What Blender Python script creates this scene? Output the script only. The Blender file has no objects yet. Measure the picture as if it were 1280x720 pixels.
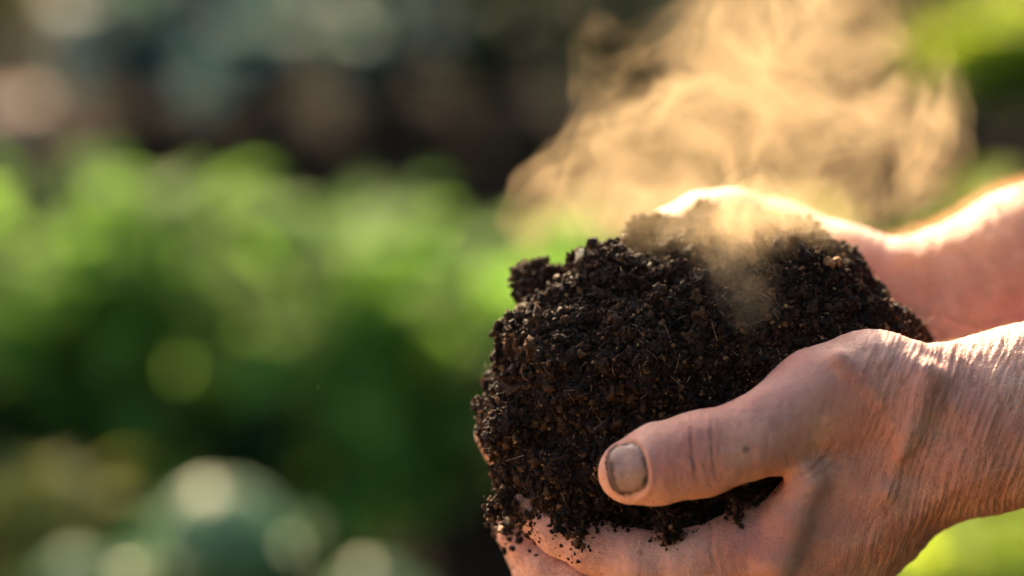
import bpy, math, random
import numpy as np
from concurrent.futures import ThreadPoolExecutor
from mathutils import Vector, Matrix, Euler
R = math.radians
rng = np.random.default_rng(7)
random.seed(7)
sc = bpy.context.scene
col = sc.collection

# ------------------------------------------------------------------ camera
LENS, SENSOR, FD = 85.0, 36.0, 680.0            # focal length, sensor width, working distance (mm)
CAM_Z, PITCH = 0.98, R(14.0)
cd = bpy.data.cameras.new('camera'); cam = bpy.data.objects.new('camera', cd); col.objects.link(cam)
cam.location = (0, 0, CAM_Z); cam.rotation_euler = (math.pi/2 - PITCH, 0, 0)
cd.lens = LENS; cd.sensor_width = SENSOR; cd.clip_start = 0.01; cd.clip_end = 3000
cd.dof.use_dof = True; cd.dof.focus_distance = FD/1000 + 0.004; cd.dof.aperture_fstop = 3.6
sc.camera = cam
PX = FD*SENSOR/LENS/1280                         # mm per photo pixel at the working distance (0.225)
CAMM = np.array(Matrix.Translation(cam.location) @ cam.rotation_euler.to_matrix().to_4x4())

def P(x, y, z=0.0):
    """a point z mm beyond the working distance, in a metric frame (mm): X right, Y up, Z away"""
    k = PX*(FD + z)/FD
    return np.array(((x-640)*k, (360-y)*k, z))
def to_world(v):
    """working frame (mm) -> world (m): a rigid move"""
    v = np.asarray(v, float).reshape(-1, 3)
    c = np.stack([v[:, 0]/1000, v[:, 1]/1000, -(v[:, 2]+FD)/1000], 1)
    return c @ CAMM[:3, :3].T + CAMM[:3, 3]

# ------------------------------------------------------------------ noise
def _hash(i, j, k, s):
    h = (i.astype(np.int64)*374761393 + j.astype(np.int64)*668265263 + k.astype(np.int64)*2147483647 + s*974634777) & 0xffffffff
    h = ((h ^ (h >> 13))*1274126177) & 0xffffffff
    h = h ^ (h >> 16)
    return (h & 0xffffff).astype(np.float32)/0xffffff
def vnoise(p, s=0):
    p = np.asarray(p, np.float64); f = np.floor(p).astype(np.int64); t = (p-f).astype(np.float32)
    t = t*t*t*(t*(t*6-15)+10)
    out = 0
    for a in (0, 1):
        for b in (0, 1):
            for c in (0, 1):
                w = (t[:, 0] if a else 1-t[:, 0])*(t[:, 1] if b else 1-t[:, 1])*(t[:, 2] if c else 1-t[:, 2])
                out = out + w*_hash(f[:, 0]+a, f[:, 1]+b, f[:, 2]+c, s)
    return out*2-1
def fbm(p, o=4, s=0, g=0.5):
    r = 0; a = 1; p = np.asarray(p, float)
    for i in range(o):
        r = r + a*vnoise(p, s+i*17); a *= g; p = p*2.03+11.3
    return r
def sstep(a, b, x):
    t = np.clip((x-a)/(b-a), 0, 1); return t*t*(3-2*t)

# ------------------------------------------------------------------ signed distance modelling
def d_cone(p, a, b, ra, rb):
    a = np.asarray(a, float); b = np.asarray(b, float)
    ba = b-a; L = np.linalg.norm(ba)+1e-9; d = ba/L
    pa = p-a; h = pa@d; q = np.linalg.norm(pa-h[:, None]*d, axis=1)
    s = (ra-rb)/L; s = max(-.98, min(.98, s)); c = math.sqrt(1-s*s)
    hh = np.clip(h + q*(-s)/c, 0, L)       # nearest station along the tapered axis
    return np.sqrt(q*q+(h-hh)**2) - (ra+(rb-ra)*hh/L)
def d_ell(p, c, r, M=None):
    q = p-np.asarray(c, float)
    if M is not None: q = q@M
    r = np.asarray(r, float)
    k0 = np.linalg.norm(q/r, axis=1); k1 = np.linalg.norm(q/(r*r), axis=1)+1e-9
    return k0*(k0-1)/k1
def smin(a, b, k):
    h = np.maximum(k-np.abs(a-b), 0)/k
    return np.minimum(a, b)-h*h*k*0.25
def smax(a, b, k): return -smin(-a, -b, k)

POOL = ThreadPoolExecutor(4)
def pmap(f, p, n=60000):
    ch = np.array_split(p, max(1, len(p)//n))
    return np.concatenate(list(POOL.map(f, ch)))
def mesh_sdf(f, lo, hi, h, B=8):
    """surface nets over a sparse band of blocks; returns verts, quads"""
    lo = np.asarray(lo, float); n = np.ceil((np.asarray(hi)-lo)/(h*B)).astype(int)
    g = np.stack(np.meshgrid(*[np.arange(k) for k in n], indexing='ij'), -1).reshape(-1, 3)
    d = pmap(f, lo+(g+.5)*h*B)
    g = g[np.abs(d) < h*B*1.15+.8]
    o = np.stack(np.meshgrid(*[np.arange(B+2)]*3, indexing='ij'), -1).reshape(-1, 3)
    S = (n+1)*B+4
    def lid(i): return (i[..., 0]*S[1]+i[..., 1])*S[2]+i[..., 2]
    ids = np.unique(lid(g[:, None, :]*B+o[None]).ravel())
    k = ids % S[2]; j = (ids//S[2]) % S[1]; i = ids//(S[1]*S[2])
    ijk = np.stack([i, j, k], 1)
    val = pmap(f, lo+ijk*h).astype(np.float32)
    st = (S[1]*S[2], S[2], 1)
    def find(q):
        m = np.searchsorted(ids, q); m = np.minimum(m, len(ids)-1)
        return np.where(ids[m] == q, m, -1)
    offs = [(a, b, c) for a in (0, 1) for b in (0, 1) for c in (0, 1)]
    ci = np.stack([find(ids+a*st[0]+b*st[1]+c*st[2]) for a, b, c in offs], 1)
    ok = (ci >= 0).all(1)
    cv = val[ci]; neg = cv < 0
    ok &= neg.any(1) & ~neg.all(1)
    cell = np.nonzero(ok)[0]; cv = cv[cell]
    pos = np.zeros((len(cell), 3)); cnt = np.zeros(len(cell))
    oa = np.array(offs, float)
    for e in range(8):
        for ax in range(3):
            if offs[e][ax]: continue
            e2 = e+(4, 2, 1)[ax]
            a, b = cv[:, e], cv[:, e2]; m = (a < 0) != (b < 0)
            t = np.where(m, a/np.where(m, a-b, 1), 0)
            q = oa[e]+t[:, None]*(oa[e2]-oa[e])
            pos += q*m[:, None]; cnt += m
    verts = lo+(ijk[cell]+pos/cnt[:, None])*h
    vid = -np.ones(len(ids), np.int64); vid[cell] = np.arange(len(cell))
    quads = []
    for ax in range(3):
        b, c = [(1, 2), (2, 0), (0, 1)][ax]
        nb = find(ids+st[ax]); m = nb >= 0
        a0 = val < 0; a1 = val[nb] < 0; m &= a0 != a1
        e = np.nonzero(m)[0]
        cs = [e, find(ids[e]-st[b]), find(ids[e]-st[b]-st[c]), find(ids[e]-st[c])]
        good = np.all([x >= 0 for x in cs], 0)
        vs = [np.where(x >= 0, vid[x], -1) for x in cs]
        good &= np.all([x >= 0 for x in vs], 0)
        q = np.stack(vs, 1)[good]; fl = a0[e][good]
        q[~fl] = q[~fl][:, ::-1]
        quads.append(q)
    return verts, np.concatenate(quads)
def grad(f, p, e=0.25):
    g = np.stack([f(p+np.eye(3)[i]*e)-f(p-np.eye(3)[i]*e) for i in range(3)], 1)
    return g/(np.linalg.norm(g, axis=1)[:, None]+1e-9)
def vnormals(v, q):
    n = np.cross(v[q[:, 2]]-v[q[:, 0]], v[q[:, 3]]-v[q[:, 1]]) if q.shape[1] == 4 else np.cross(v[q[:, 1]]-v[q[:, 0]], v[q[:, 2]]-v[q[:, 0]])
    o = np.zeros_like(v)
    for k in range(q.shape[1]):
        for a in range(3): o[:, a] += np.bincount(q[:, k], n[:, a], len(v))
    return o/(np.linalg.norm(o, axis=1)[:, None]+1e-12)

# ------------------------------------------------------------------ objects
def link_mesh(name, v, f, m, parent=None, base=None, attrs=None, smooth=True, frame='cam'):
    """v in working-frame mm ('cam') or world metres ('world'); base: world origin of the object"""
    v = to_world(v) if frame == 'cam' else np.asarray(v, float)
    if frame == 'cam': f = np.ascontiguousarray(f[:, ::-1]) if isinstance(f, np.ndarray) else [tuple(q)[::-1] for q in f]   # Z-away frame is left-handed
    org = np.zeros(3)
    if parent is not None: org = np.array(parent.matrix_basis.translation)
    if parent is not None and parent.parent is not None: org = org+np.array(parent.parent.matrix_basis.translation)
    if base is not None: org = np.asarray(base, float)
    me = bpy.data.meshes.new(name)
    v = (v-org).astype(np.float32)
    if isinstance(f, np.ndarray):
        k = f.shape[1]
        me.vertices.add(len(v)); me.vertices.foreach_set('co', v.ravel())
        me.loops.add(f.size); me.loops.foreach_set('vertex_index', f.ravel().astype(np.int32))
        me.polygons.add(len(f)); me.polygons.foreach_set('loop_start', (np.arange(len(f))*k).astype(np.int32))
        me.update(calc_edges=True)
    else:
        me.from_pydata(v.tolist(), [], f); me.update()
    if smooth: me.polygons.foreach_set('use_smooth', np.ones(len(me.polygons), bool))
    for n, a in (attrs or {}).items():
        at = me.attributes.new(n, 'FLOAT', 'POINT'); at.data.foreach_set('value', np.asarray(a, np.float32))
    me.materials.append(m)
    o = bpy.data.objects.new(name, me); col.objects.link(o)
    if parent is not None: o.parent = parent
    elif base is not None: o.location = base
    return o
def tag(o, label=None, cat=None, group=None, kind=None):
    for k, x in (('label', label), ('category', cat), ('group', group), ('kind', kind)):
        if x: o[k] = x
    return o
def empty(name, loc, **kw):
    o = bpy.data.objects.new(name, None); col.objects.link(o); o.location = loc; o.empty_display_size = .05
    return tag(o, **kw)

# ------------------------------------------------------------------ materials
class NT:
    def __init__(s, name):
        s.m = bpy.data.materials.new(name); s.m.use_nodes = True; s.t = s.m.node_tree; s.t.nodes.clear()
        s.out = s.n('ShaderNodeOutputMaterial')
    def n(s, typ, ins=None, **kw):
        nd = s.t.nodes.new(typ)
        for k, v in kw.items(): setattr(nd, k, v)
        for k, v in (ins or {}).items():
            if isinstance(v, bpy.types.NodeSocket): s.t.links.new(v, nd.inputs[k])
            else: nd.inputs[k].default_value = v
        return nd
    def coord(s): return s.n('ShaderNodeTexCoord').outputs['Object']
    def noise(s, scale, detail=4, rough=.5, vec=None, dist=0.0):
        return s.n('ShaderNodeTexNoise', {'Vector': vec or s.coord(), 'Scale': scale, 'Detail': detail, 'Roughness': rough, 'Distortion': dist}).outputs[0]
    def ramp(s, fac, stops):
        r = s.n('ShaderNodeValToRGB', {'Fac': fac}); e = r.color_ramp.elements
        while len(e) < len(stops): e.new(.5)
        for i, (p, c) in enumerate(stops):
            e[i].position = p; e[i].color = (*c, 1) if not isinstance(c, (float, int)) else (c, c, c, 1)
        return r.outputs[0]
    def mix(s, f, a, b, mode='MIX'):
        m = s.n('ShaderNodeMix', data_type='RGBA', blend_type=mode)
        for k, v in ((0, f), (6, a), (7, b)):
            if isinstance(v, bpy.types.NodeSocket): s.t.links.new(v, m.inputs[k])
            else: m.inputs[k].default_value = v if not isinstance(v, tuple) else (*v, 1)[:4]
        return m.outputs[2]
    def math(s, op, a, b=0.0, clamp=False):
        return s.n('ShaderNodeMath', {0: a, 1: b}, operation=op, use_clamp=clamp).outputs[0]
    def attr(s, n): return s.n('ShaderNodeAttribute', attribute_name=n).outputs['Fac']
    def bump(s, h, st, dist): return s.n('ShaderNodeBump', {'Height': h, 'Strength': st, 'Distance': dist}).outputs[0]
    def surf(s, x): s.t.links.new(x, s.out.inputs['Surface']); return s.m

def mat_skin(name='skin'):
    s = NT(name); c = s.coord()
    mott = s.noise(38, 5, .6, c)
    fine = s.noise(420, 4, .6, c)
    base = s.ramp(mott, [(.30, (.60, .26, .155)), (.5, (.76, .375, .235)), (.72, (.84, .49, .335))])
    base = s.mix(s.math('MULTIPLY', s.attr('red'), .75), base, (.44, .135, .115))
    base = s.mix(s.math('MULTIPLY', fine, .35), base, (.36, .17, .115))
    base = s.mix(s.math('MULTIPLY', s.attr('line'), .55), base, (.30, .11, .06))  # groove shading put into the skin colour along folds and creases
    spots = s.n('ShaderNodeTexVoronoi', {'Vector': c, 'Scale': 230.0, 'Randomness': 1.0}).outputs['Distance']
    sp = s.math('MULTIPLY', s.ramp(spots, [(.05, 1.0), (.16, 0.0)]), s.ramp(s.noise(90, 2, .5, c), [(.52, 0.0), (.66, 1.0)]))
    base = s.mix(s.math('MULTIPLY', sp, .45), base, (.17, .07, .045))
    dn = s.math('ADD', s.attr('dirt'), s.math('MULTIPLY', s.math('SUBTRACT', s.noise(700, 5, .7, c), .5), .9))
    dm = s.math('MULTIPLY', s.ramp(dn, [(.25, 0.0), (.75, 1.0)]), s.ramp(s.attr('dirt'), [(0.02, 0.0), (.2, 1.0)]))
    base = s.mix(dm, base, (.045, .022, .012))
    vor = s.n('ShaderNodeTexVoronoi', {'Vector': c, 'Scale': 950.0, 'Randomness': 1.0}, feature='DISTANCE_TO_EDGE').outputs['Distance']
    hgt = s.math('ADD', s.math('MULTIPLY', s.ramp(vor, [(0.0, 0.0), (.25, 1.0)]), .55), s.noise(1500, 4, .6, c))
    b = s.bump(hgt, .8, .00035)
    r = s.math('ADD', .36, s.math('MULTIPLY', s.noise(160, 3, .5, c), .26))
    r = s.math('ADD', r, s.math('MULTIPLY', dm, .3))
    p = s.n('ShaderNodeBsdfPrincipled', {'Base Color': base, 'Roughness': r, 'Normal': b, 'Subsurface Weight': .55,
        'Subsurface Radius': (1.0, .36, .2), 'Subsurface Scale': .0016, 'IOR': 1.42, 'Specular IOR Level': .45})
    return s.surf(p.outputs[0])
def mat_nail():
    s = NT('nail_plate'); c = s.coord()
    n = s.noise(260, 4, .6, c)
    base = s.ramp(n, [(.3, (.24, .12, .075)), (.7, (.40, .225, .16))])
    dn = s.math('ADD', s.attr('dirt'), s.math('MULTIPLY', s.math('SUBTRACT', s.noise(480, 6, .75, c), .5), 1.5))
    dm = s.ramp(dn, [(.3, 0.0), (.7, 1.0)])
    base = s.mix(s.math('MULTIPLY', dm, .85), base, (.045, .022, .012))
    b = s.bump(s.noise(900, 3, .5, c), .35, .0002)
    p = s.n('ShaderNodeBsdfPrincipled', {'Base Color': base, 'Specular IOR Level': .4, 'Roughness': s.math('ADD', .36, s.math('MULTIPLY', dm, .4)), 'Normal': b, 'Subsurface Weight': .2, 'Subsurface Radius': (1, .4, .3), 'Subsurface Scale': .002})
    return s.surf(p.outputs[0])
def mat_soil():
    s = NT('compost'); c = s.coord()
    t = s.attr('tone')
    base = s.ramp(t, [(.0, (.007, .0035, .0015)), (.35, (.024, .0105, .004)), (.6, (.085, .036, .013)), (.88, (.24, .11, .042)), (1.0, (.50, .28, .12))])
    base = s.mix(s.math('MULTIPLY', s.noise(900, 5, .7, c), .5), base, (.03, .017, .011))
    hgt = s.noise(1300, 6, .75, c)
    b = s.bump(hgt, 1.0, .0006)
    p = s.n('ShaderNodeBsdfPrincipled', {'Base Color': base, 'Roughness': s.ramp(s.noise(400, 3, .6, c), [(.35, .55), (.65, .95)]), 'Normal': b, 'Specular IOR Level': .16})
    return s.surf(p.outputs[0])
def mat_plain(name, a, b, scale=60, rough=.6, bump=.3, dist=.001, sss=0):
    s = NT(name); c = s.coord()
    n = s.noise(scale, 5, .6, c)
    p = s.n('ShaderNodeBsdfPrincipled', {'Base Color': s.ramp(n, [(.3, a), (.7, b)]), 'Roughness': rough, 'Normal': s.bump(n, bump, dist)})
    return s.surf(p.outputs[0])
def mat_leaf(name, a, b, trans, rough=.55, tw=.45, spec=.18):
    s = NT(name); c = s.coord()
    oi = s.n('ShaderNodeObjectInfo').outputs['Random']
    n = s.noise(9, 4, .6, c)
    base = s.ramp(s.math('ADD', s.math('MULTIPLY', n, .7), s.math('MULTIPLY', s.attr('tone'), .35)), [(.25, a), (.75, b)])
    tr = s.mix(.75, base, trans)
    p = s.n('ShaderNodeBsdfPrincipled', {'Base Color': base, 'Roughness': rough, 'Specular IOR Level': spec, 'Normal': s.bump(s.noise(60, 3, .5, c), .4, .004)})
    t = s.n('ShaderNodeBsdfTranslucent', {'Color': tr})
    return s.surf(s.n('ShaderNodeMixShader', {0: tw, 1: p.outputs[0], 2: t.outputs[0]}).outputs[0])

SKIN = mat_skin(); NAIL = mat_nail(); SOIL = mat_soil()

# ------------------------------------------------------------------ the soil in the hands (working frame, photo px for x,y, mm for z)
def E(x, y, z, rx, ry, rz, k=6, rot=0):
    s = PX*(FD+z)/FD
    M = None
    if rot:
        a = R(rot); M = np.array(((math.cos(a), -math.sin(a), 0), (math.sin(a), math.cos(a), 0), (0, 0, 1)))
    return (P(x, y, z), (rx*s, ry*s, rz), k, M)
soil_blobs = [
 E(800, 480, 36, 175, 136, 33), E(945, 430, 46, 170, 138, 41), E(905, 345, 58, 108, 74, 30), E(985, 345, 56, 60, 57, 28),
 E(700, 475, 30, 72, 82, 25), E(1065, 432, 42, 76, 60, 25), E(1115, 440, 44, 38, 40, 20), E(676, 358, 46, 32, 31, 9, 1.5), E(716, 418, 32, 50, 44, 16),
 E(815, 295, 56, 30, 24, 10, 4), E(785, 362, 32, 62, 30, 15, 4), E(762, 332, 36, 34, 20, 12, 4), E(640, 530, 26, 32, 42, 16), E(652, 580, 28, 26, 34, 15), E(770, 585, 24, 135, 62, 24), E(850, 640, 12, 42, 40, 13, 8),
 E(900, 590, 22, 90, 60, 22), E(655, 428, 30, 24, 26, 13), E(1066, 375, 44, 22, 20, 12)]
def f_soil0(p):
    d = None
    for c, r, k, M in soil_blobs:
        e = d_ell(p, c, r, M)
        d = e if d is None else smin(d, e, k)
    return d
def f_soil(p):
    d = f_soil0(p)
    m = np.abs(d) < 14
    q = p[m]
    d = d.copy()
    d[m] += -2.8*fbm(q/10.0, 2, 3) + 3.4*np.maximum(0, .22-np.abs(fbm(q/7.0, 2, 33))) - 1.7*fbm(q/4.2, 3, 9, .62)
    return d

# ------------------------------------------------------------------ hands
def chain(pts):
    """pts: (px, py, z, r_px); consecutive tapered bones"""
    out = []
    for a, b in zip(pts, pts[1:]):
        sa = PX*(FD+a[2])/FD; sb = PX*(FD+b[2])/FD
        out.append((P(*a[:3]), P(*b[:3]), a[3]*sa, b[3]*sb))
    return out
def f_chain(p, ch, k=3.0):
    d = None
    for a, b, ra, rb in ch:
        e = d_cone(p, a, b, ra, rb)
        d = e if d is None else smin(d, e, k)
    return d

# --- near (left) hand: thumb over the soil, fingers stacked underneath
thumbA = chain([(789, 589, -13, 41), (826, 580, -14, 49), (868, 569, -14, 51), (890, 564, -14, 50), (935, 553, -12, 51), (975, 541, -9, 55)])
thenarA = chain([(968, 543, -9, 55), (1030, 512, -2, 74), (1090, 492, 2, 76), (1150, 506, 6, 74)])
indexA = chain([(662, 636, 22, 27), (704, 662, 15, 32), (742, 683, 9, 33), (800, 703, 3, 38), (860, 702, 0, 38), (930, 686, -1, 46), (968, 690, 0, 54)])
middleA = chain([(650, 668, 33, 27), (694, 714, 24, 32), (730, 736, 18, 34), (790, 768, 14, 38), (870, 776, 11, 40), (958, 742, 12, 52)])
ringA = chain([(640, 655, 50, 24), (676, 722, 42, 29), (710, 762, 34, 32), (780, 805, 30, 36), (870, 822, 28, 38), (965, 775, 28, 50)])
pinkyA = chain([(690, 740, 66, 22), (730, 790, 58, 26), (765, 820, 50, 28), (820, 845, 46, 32), (890, 850, 45, 34), (985, 795, 46, 46)])
palmA = [chain([(968, 690, 0, 54), (1075, 600, 4, 68), (1170, 545, 10, 74)]), chain([(958, 742, 12, 52), (1070, 635, 16, 64), (1180, 556, 18, 70)]),
         chain([(965, 775, 28, 50), (1080, 655, 28, 60), (1190, 560, 26, 66)]), chain([(985, 795, 46, 46), (1090, 660, 42, 56), (1200, 560, 36, 60)])]
armA = [chain([(1150, 522, 8, 84), (1215, 526, 12, 94), (1290, 514, 16, 102), (1420, 488, 26, 118), (1640, 452, 50, 150), (2050, 420, 95, 172)]),
        chain([(1170, 556, 26, 72), (1230, 552, 32, 78), (1300, 536, 40, 88), (1430, 505, 52, 108), (1650, 462, 78, 138), (2050, 425, 112, 160)])]
webA = chain([(992, 640, -2, 30), (1050, 590, 0, 46), (1085, 560, 2, 50)])
webA2 = []
def f_handA(p):
    d = f_chain(p, thumbA, 3)
    d = smin(d, f_chain(p, thenarA, 5), 6)
    body = f_chain(p, palmA[0], 6)
    for c in palmA[1:]: body = smin(body, f_chain(p, c, 6), 9)
    for c in armA: body = smin(body, f_chain(p, c, 8), 10)
    body = smin(body, f_chain(p, webA, 5), 6)
    fing = f_chain(p, indexA, 3)
    body = smin(body, fing, 5)
    for c in (middleA, ringA, pinkyA):
        e = f_chain(p, c, 3)
        # fingers blend only near the knuckles, elsewhere they stay apart
        w = sstep(P(900, 0, 0)[0], P(980, 0, 0)[0], p[:, 0])
        body = np.where(w > 0, smin(body, e, 7)*w+np.minimum(body, e)*(1-w), np.minimum(body, e))
    d = smin(d, body, 4.5)
    # thumb tendons, the hollow between them, and the hollow behind the index knuckle
    t = f_chain(p, chain([(1050, 452, -13.5, 12), (1098, 500, -13.5, 13), (1130, 560, -10, 12)]), 3)
    d = smin(d, t, 5)
    g = f_chain(p, chain([(1186, 490, -20, 12), (1164, 548, -17, 20), (1134, 612, -14, 18), (1100, 668, -12.5, 14)]), 3)
    d = smax(d, -g, 13)
    t = f_chain(p, chain([(1160, 470, -13, 12), (1134, 540, -13.0, 13), (1106, 618, -11.5, 14), (1068, 690, -8, 12), (1020, 780, -3, 12)]), 3)
    d = smin(d, t, 10)
    g = f_chain(p, chain([(1085, 530, -27, 26), (1066, 590, -24.0, 44), (1036, 655, -21, 50), (1010, 725, -18.5, 44)]), 3)
    d = smax(d, -g, 22)
    t = f_chain(p, chain([(1010, 604, -9, 18), (985, 650, -8, 22), (968, 700, -7.5, 24)]), 3)
    d = smin(d, t, 7)
    return d
def polyline_d(xy, pl):
    d = np.full(len(xy), 1e9); t = np.zeros(len(xy)); L = 0
    pl = [np.array(q, float) for q in pl]
    tot = sum(np.linalg.norm(b-a) for a, b in zip(pl, pl[1:]))
    for a, b in zip(pl, pl[1:]):
        ba = b-a; l = np.linalg.norm(ba); h = np.clip(((xy-a)@ba)/(l*l), 0, 1)
        e = np.linalg.norm(xy-a-h[:, None]*ba, axis=1); m = e < d
        d[m] = e[m]; t[m] = (L+h[m]*l)/tot; L += l
    return d, t
def photo_xy(v):
    k = PX*(FD+v[:, 2])/FD
    return np.stack([640+v[:, 0]/k, 360-v[:, 1]/k], 1)
NC = np.array((783.5, 586.0)); NA = R(-11)
def nail_uv(xy):
    q = xy-NC; c, s = math.cos(NA), math.sin(NA)
    return np.stack([(q[:, 0]*c+q[:, 1]*s), (-q[:, 0]*s+q[:, 1]*c)], 1)
def nail_r(uv):
    u, v = uv[:, 0]/24.0, uv[:, 1]/31.5
    return (np.abs(u)**2.5+np.abs(v)**2.5)**(1/2.5)

def finish_hand(f, lo, hi, h, details):
    v, q = mesh_sdf(f, lo, hi, h, 5)
    n = vnormals(v, q); v = v-n*np.clip(pmap(f, v), -h, h)[:, None]*.9; n = vnormals(v, q)
    r = pmap(lambda a: np.stack(details(a[:, :3], a[:, 3:]), 1), np.concatenate([v, n], 1)); disp, dirt, red, line = r.T
    v = v+n*disp[:, None]
    return v, q, n, dirt, red, line

def soil_dirt(v):
    d = f_soil(v)
    return d, np.clip(1-(d-.2)/np.maximum(.5, 2.4+2.2*fbm(v/5.0, 3, 5)), 0, 1)*.95

def detailsA(v, n):
    xy = photo_xy(v); face = sstep(.35, -.25, n[:, 2])
    disp = np.zeros(len(v)); crease = np.zeros(len(v))
    def cr(pl, w, dep, f=face, dc=.4):
        nonlocal disp, crease
        d, t = polyline_d(xy, pl); d = d*PX
        env = np.sqrt(np.clip(1-(2*t-1)**4, 0, 1))*np.clip(.75+.6*vnoise(v/2.2, 91), 0, 1.2)
        d = np.abs(d+.35*vnoise(v/2.0, 92))
        g = np.exp(-(d/w)**2)*env*f
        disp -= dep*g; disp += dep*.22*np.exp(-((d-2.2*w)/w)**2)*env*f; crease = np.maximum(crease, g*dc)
    j = lambda a, b, y0, y1, w, dep, dc=.4: cr([(a, y0), ((a+b)/2-3+2*math.sin(a), (y0+y1)/2), (b, y1)], w, dep, dc=dc)
    j(864, 872, 532, 606, .38, .9, .75); j(889, 896, 524, 600, .38, .85, .7); j(868, 877, 545, 612, .3, .35, .2); j(884, 890, 560, 610, .3, .35, .2); j(893, 902, 535, 570, .3, .3, .2); j(843, 848, 560, 606, .3, .22, .1); j(851, 855, 540, 598, .38, .22, .1); j(838, 841, 545, 600, .38, .16, .05)
    j(878, 881, 545, 585, .36, .15, .0); j(903, 909, 530, 585, .40, .16, .0); j(826, 828, 552, 598, .36, .10, .0); j(858, 866, 560, 606, .36, .16, .0)
    cr([(1046, 552), (1030, 574), (1014, 586), (995, 594), (975, 598)], .6, .8, dc=.35)
    cr([(1042, 580), (1028, 592), (1000, 600)], .6, .45, dc=.2)
    cr([(1016, 548), (1024, 562), (1022, 574)], .5, .3, dc=.0)
    for x0, x1, y0, y1, a in ((890, 897, 652, 720, .4), (903, 909, 655, 720, .2), (932, 936, 640, 720, .25), (797, 792, 672, 735, .2), (806, 803, 672, 735, .2), (725, 716, 655, 700, .22), (945, 942, 628, 650, .3)):
        j(x0, x1, y0, y1, .5, a, .05)
    # long fine folds on the wrist, leaning like the tendons
    ang = R(72); ca, sa = math.cos(ang), math.sin(ang)
    al = (xy[:, 0]*ca*-1+xy[:, 1]*sa); ac = (xy[:, 0]*sa+xy[:, 1]*ca)
    wob = 5*vnoise(np.stack([xy[:, 0]/60, xy[:, 1]/60, v[:, 2]/20], 1), 3)
    st = vnoise(np.stack([(ac+wob)/5.2, al/62, v[:, 2]/40], 1), 21)+.6*vnoise(np.stack([(ac+wob)/2.9, al/34, v[:, 2]/40], 1), 22)+.25*vnoise(np.stack([xy[:, 0]/9, xy[:, 1]/9, v[:, 2]/9], 1), 24)
    m = sstep(1030, 1110, xy[:, 0])
    disp += (.50*np.abs(st)-.2)*m*face; lines = sstep(.30, .0, np.abs(st))*m*face
    # papery cross lines elsewhere on the back of the hand
    st2 = vnoise(np.stack([xy[:, 0]/6.0+wob*.3, xy[:, 1]/22, v[:, 2]/30], 1), 31)+.6*vnoise(np.stack([xy[:, 0]/14, xy[:, 1]/5, v[:, 2]/30], 1), 33)
    disp += .10*st2*(1-m)*face
    disp += .30*fbm(v/9.0, 3, 41)+.05*fbm(v/1.3, 2, 43)
    # veins on the lower back of the hand
    for pl in ([(1100, 720), (1130, 660), (1190, 610), (1260, 585)], [(1010, 720), (1040, 690), (1075, 640)]):
        d, t = polyline_d(xy, pl); disp += .35*np.exp(-(d*PX/1.6)**2)*face
    # nail bed: a shallow seat with a fold round it
    uv = nail_uv(xy); r = nail_r(uv); fz = sstep(.1, -.4, n[:, 2])
    disp += fz*(-.75*np.exp(-((r-1.0)/.10)**2)*1.0 + .45*np.exp(-((r-1.28)/.14)**2)*sstep(-22, 10, uv[:, 0]) - .5*sstep(1.05, .9, r))
    ring = np.exp(-((r-1.05)/.07)**2)*fz*(.20+1.9*sstep(6, -19, uv[:, 0])+.3*sstep(16, 28, np.abs(uv[:, 1])))*(.8+.9*fbm(v/1.2, 2, 8))
    sd, dirt = soil_dirt(v)
    dirt = np.maximum(dirt, np.clip(ring, 0, 1)); dirt = np.maximum(dirt, crease*.38)
    tipg = sstep(805, 745, xy[:, 0])*sstep(520, 560, xy[:, 1])*fz
    dirt = np.maximum(dirt, tipg*.28)
    smud = sstep(.15, .9, fbm(v/6.0, 3, 77))*.24*sstep(1060, 900, xy[:, 0])
    dirt = np.maximum(dirt, smud); dirt = np.maximum(dirt, .16*lines)  # smudges are dirt; wrist folds get painted groove shading here too
    for cx, cy, cr_, a in ((640, 640, 28, .75), (932, 562, 6, .6), (992, 556, 14, .28), (735, 700, 10, .4), (800, 690, 9, .4)):
        dirt = np.maximum(dirt, a*np.exp(-(((xy-np.array((cx, cy)))**2).sum(1))/cr_**2))
    red = .25+.35*fbm(v/14, 2, 55)
    red += .55*np.exp(-(((xy-np.array((1010, 480)))/np.array((120, 60)))**2).sum(1))
    red += .5*np.exp(-(((xy-np.array((880, 560)))/np.array((40, 50)))**2).sum(1))+.4*np.exp(-(((xy-np.array((930, 690)))/np.array((60, 50)))**2).sum(1))
    red += .4*np.exp(-(((xy-np.array((670, 640)))/np.array((45, 45)))**2).sum(1))
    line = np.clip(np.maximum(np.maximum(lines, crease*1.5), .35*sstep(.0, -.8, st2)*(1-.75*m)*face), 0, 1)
    return disp, dirt, np.clip(red, 0, 1), line

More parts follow.
